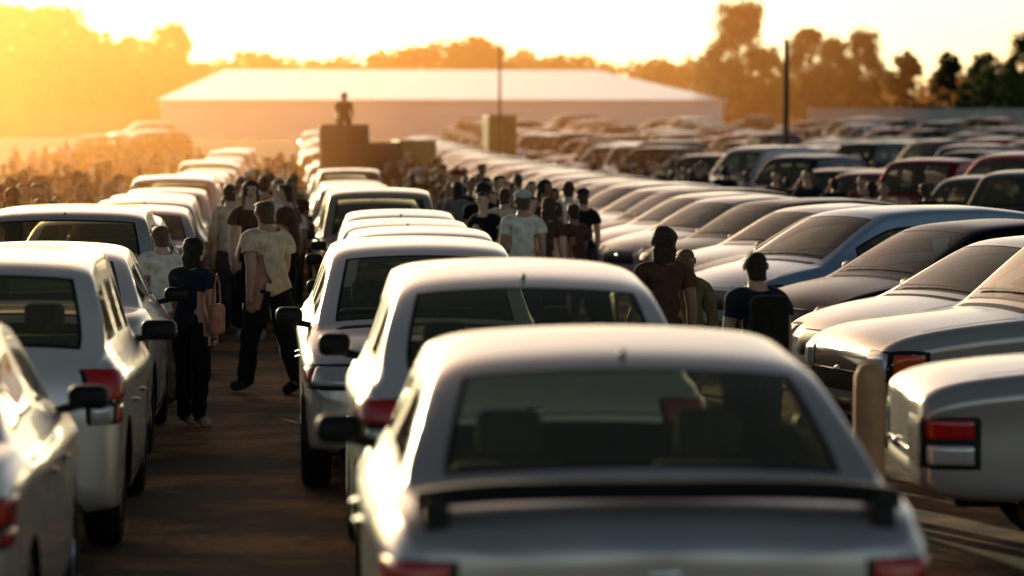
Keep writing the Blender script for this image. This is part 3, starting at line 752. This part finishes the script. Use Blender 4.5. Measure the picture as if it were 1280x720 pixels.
while x<150:
    y=rng.uniform(500,560); h=rng.uniform(12.,14.)*(1+.10*math.sin(x*.07))*(.74 if x>62 else 1); 
    for k in range(22):
        c=Vector((x+rng.uniform(-4,4),y+rng.uniform(-4,4),gz(y)+h*rng.uniform(.05,.93))); leaves(vs,fs,c,2.3,60,.6,rng)
    x+=rng.uniform(2.2,3.6)
o=bpy.data.objects.new('woodland',mesh('woodland',vs,fs,[M['leafd']],smooth=False)); col.objects.link(o); o['kind']='stuff'; o['label']='distant hazy line of trees along the horizon'; o['category']='wood'

# ---------------------------------------------------------------- ground
ys=[-60,-20,0]+list(range(5,300,5))+list(range(300,700,20))+[900,1400,3000]
xs=[-1500,-600,-200,-60,-20,-5,5,20,60,200,600,1500]
vs=[(x,y,gz(y)) for y in ys for x in xs]; n=len(xs)
fs=[[j*n+i,j*n+i+1,(j+1)*n+i+1,(j+1)*n+i] for j in range(len(ys)-1) for i in range(n-1)]
gm=bpy.data.materials.new('dusty_asphalt'); gm.use_nodes=True; nt=gm.node_tree; bs=nt.nodes['Principled BSDF']
tc=nt.nodes.new('ShaderNodeTexCoord')
def nz(sc,det=6,rough=.6):
    a=nt.nodes.new('ShaderNodeTexNoise'); a.inputs['Scale'].default_value=sc; a.inputs['Detail'].default_value=det; a.inputs['Roughness'].default_value=rough; nt.links.new(tc.outputs['Object'],a.inputs['Vector']); return a
a=nz(.8); c=nz(14); cr=nt.nodes.new('ShaderNodeValToRGB'); cr.color_ramp.elements[0].position=.44; cr.color_ramp.elements[0].color=(.016,.010,.007,1); cr.color_ramp.elements[1].position=.62; cr.color_ramp.elements[1].color=(.30,.15,.06,1)
nt.links.new(a.outputs['Fac'],cr.inputs[0]); mx=nt.nodes.new('ShaderNodeMix'); mx.data_type='RGBA'; mx.blend_type='MULTIPLY'; mx.inputs[0].default_value=.8
cr2=nt.nodes.new('ShaderNodeValToRGB'); cr2.color_ramp.elements[0].position=.3; cr2.color_ramp.elements[0].color=(.35,.35,.35,1); cr2.color_ramp.elements[1].position=.7; cr2.color_ramp.elements[1].color=(1.3,1.3,1.3,1)
nt.links.new(c.outputs['Fac'],cr2.inputs[0]); nt.links.new(cr.outputs[0],mx.inputs[6]); nt.links.new(cr2.outputs[0],mx.inputs[7]); nt.links.new(mx.outputs[2],bs.inputs['Base Color'])
bs.inputs['Roughness'].default_value=.9; bs.inputs['Specular IOR Level'].default_value=.2; bp=nt.nodes.new('ShaderNodeBump'); bp.inputs['Strength'].default_value=.6; bp.inputs['Distance'].default_value=.02; nt.links.new(c.outputs['Fac'],bp.inputs['Height']); nt.links.new(bp.outputs[0],bs.inputs['Normal'])
g=bpy.data.objects.new('ground',mesh('ground',vs,fs,[gm])); col.objects.link(g); g['kind']='structure'

# ---------------------------------------------------------------- haze, light, sky, camera
AZ=math.radians(18); EL=math.radians(11)
S=Vector((-math.sin(AZ)*math.cos(EL),math.cos(AZ)*math.cos(EL),math.sin(EL)))
def haze(name,base,z0,z1,dens,colr,g):
    vs=[(x,y,z) for z in(z0,z1) for x,y in base]
    fs=[[3,2,1,0],[4,5,6,7]]+[[i,(i+1)%4,(i+1)%4+4,i+4] for i in range(4)]
    hm=bpy.data.materials.new(name); hm.use_nodes=True; nt=hm.node_tree; nt.nodes.clear()
    out=nt.nodes.new('ShaderNodeOutputMaterial'); vsn=nt.nodes.new('ShaderNodeVolumeScatter'); vsn.inputs['Color'].default_value=(*colr,1); vsn.inputs['Density'].default_value=dens; vsn.inputs['Anisotropy'].default_value=g
    nt.links.new(vsn.outputs[0],out.inputs['Volume'])
    hz=bpy.data.objects.new(name,mesh(name,vs,fs,[hm],smooth=False)); col.objects.link(hz); hz['kind']='structure'
# haze over the sunward side, wedge shaped so its orange glow fades sideways
haze('haze',[(-400,8),(-7.2,8),(130,640),(-400,640)],-2,36,.0015,(1,.36,.10),.92)
haze('low_dust_haze',[(-70,11),(-4.2,11),(3.2,100),(-70,100)],-1,8,.0045,(1,.35,.10),.90)  # low volume added to spread an orange veil over the nearer left side
ld=bpy.data.lights.new('sun','SUN'); ld.energy=5; ld.angle=math.radians(.5); ld.color=(1,.72,.40)
lo=bpy.data.objects.new('sun',ld); lo.rotation_euler=(-S).to_track_quat('-Z','Y').to_euler(); col.objects.link(lo)
w=bpy.data.worlds.new('World'); scene.world=w; w.use_nodes=True; nt=w.node_tree; bg=nt.nodes['Background']
sk=nt.nodes.new('ShaderNodeTexSky'); sk.sky_type='NISHITA'; sk.sun_disc=False; sk.sun_elevation=EL; sk.sun_rotation=-AZ; sk.dust_density=1.2; sk.air_density=.7; sk.ozone_density=1.
tc=nt.nodes.new('ShaderNodeTexCoord'); sp_=nt.nodes.new('ShaderNodeSeparateXYZ'); nt.links.new(tc.outputs['Generated'],sp_.inputs[0])
mr=nt.nodes.new('ShaderNodeMapRange'); mr.inputs['From Min'].default_value=.28; mr.inputs['From Max'].default_value=.6; mr.inputs['To Min'].default_value=1.; mr.inputs['To Max'].default_value=.28
nt.links.new(sp_.outputs['Z'],mr.inputs['Value'])
vm=nt.nodes.new('ShaderNodeVectorMath'); vm.operation='SCALE'; nt.links.new(sk.outputs[0],vm.inputs[0]); nt.links.new(mr.outputs[0],vm.inputs['Scale'])
v2=nt.nodes.new('ShaderNodeVectorMath'); v2.operation='MULTIPLY'; v2.inputs[1].default_value=(1.18,.97,.77); nt.links.new(vm.outputs[0],v2.inputs[0])
nt.links.new(v2.outputs[0],bg.inputs[0]); bg.inputs[1].default_value=.15
cd=bpy.data.cameras.new('camera'); cam=bpy.data.objects.new('camera',cd); col.objects.link(cam); scene.camera=cam
cd.sensor_width=36; cd.lens=4300/1280*36; cd.clip_end=6000; cd.clip_start=.5
cam.location=(0,0,2.25); cam.rotation_euler=(math.radians(90)-math.atan(175/4300),0,-math.atan(270/4300))
cd.dof.use_dof=True; cd.dof.focus_distance=28; cd.dof.aperture_fstop=2.0
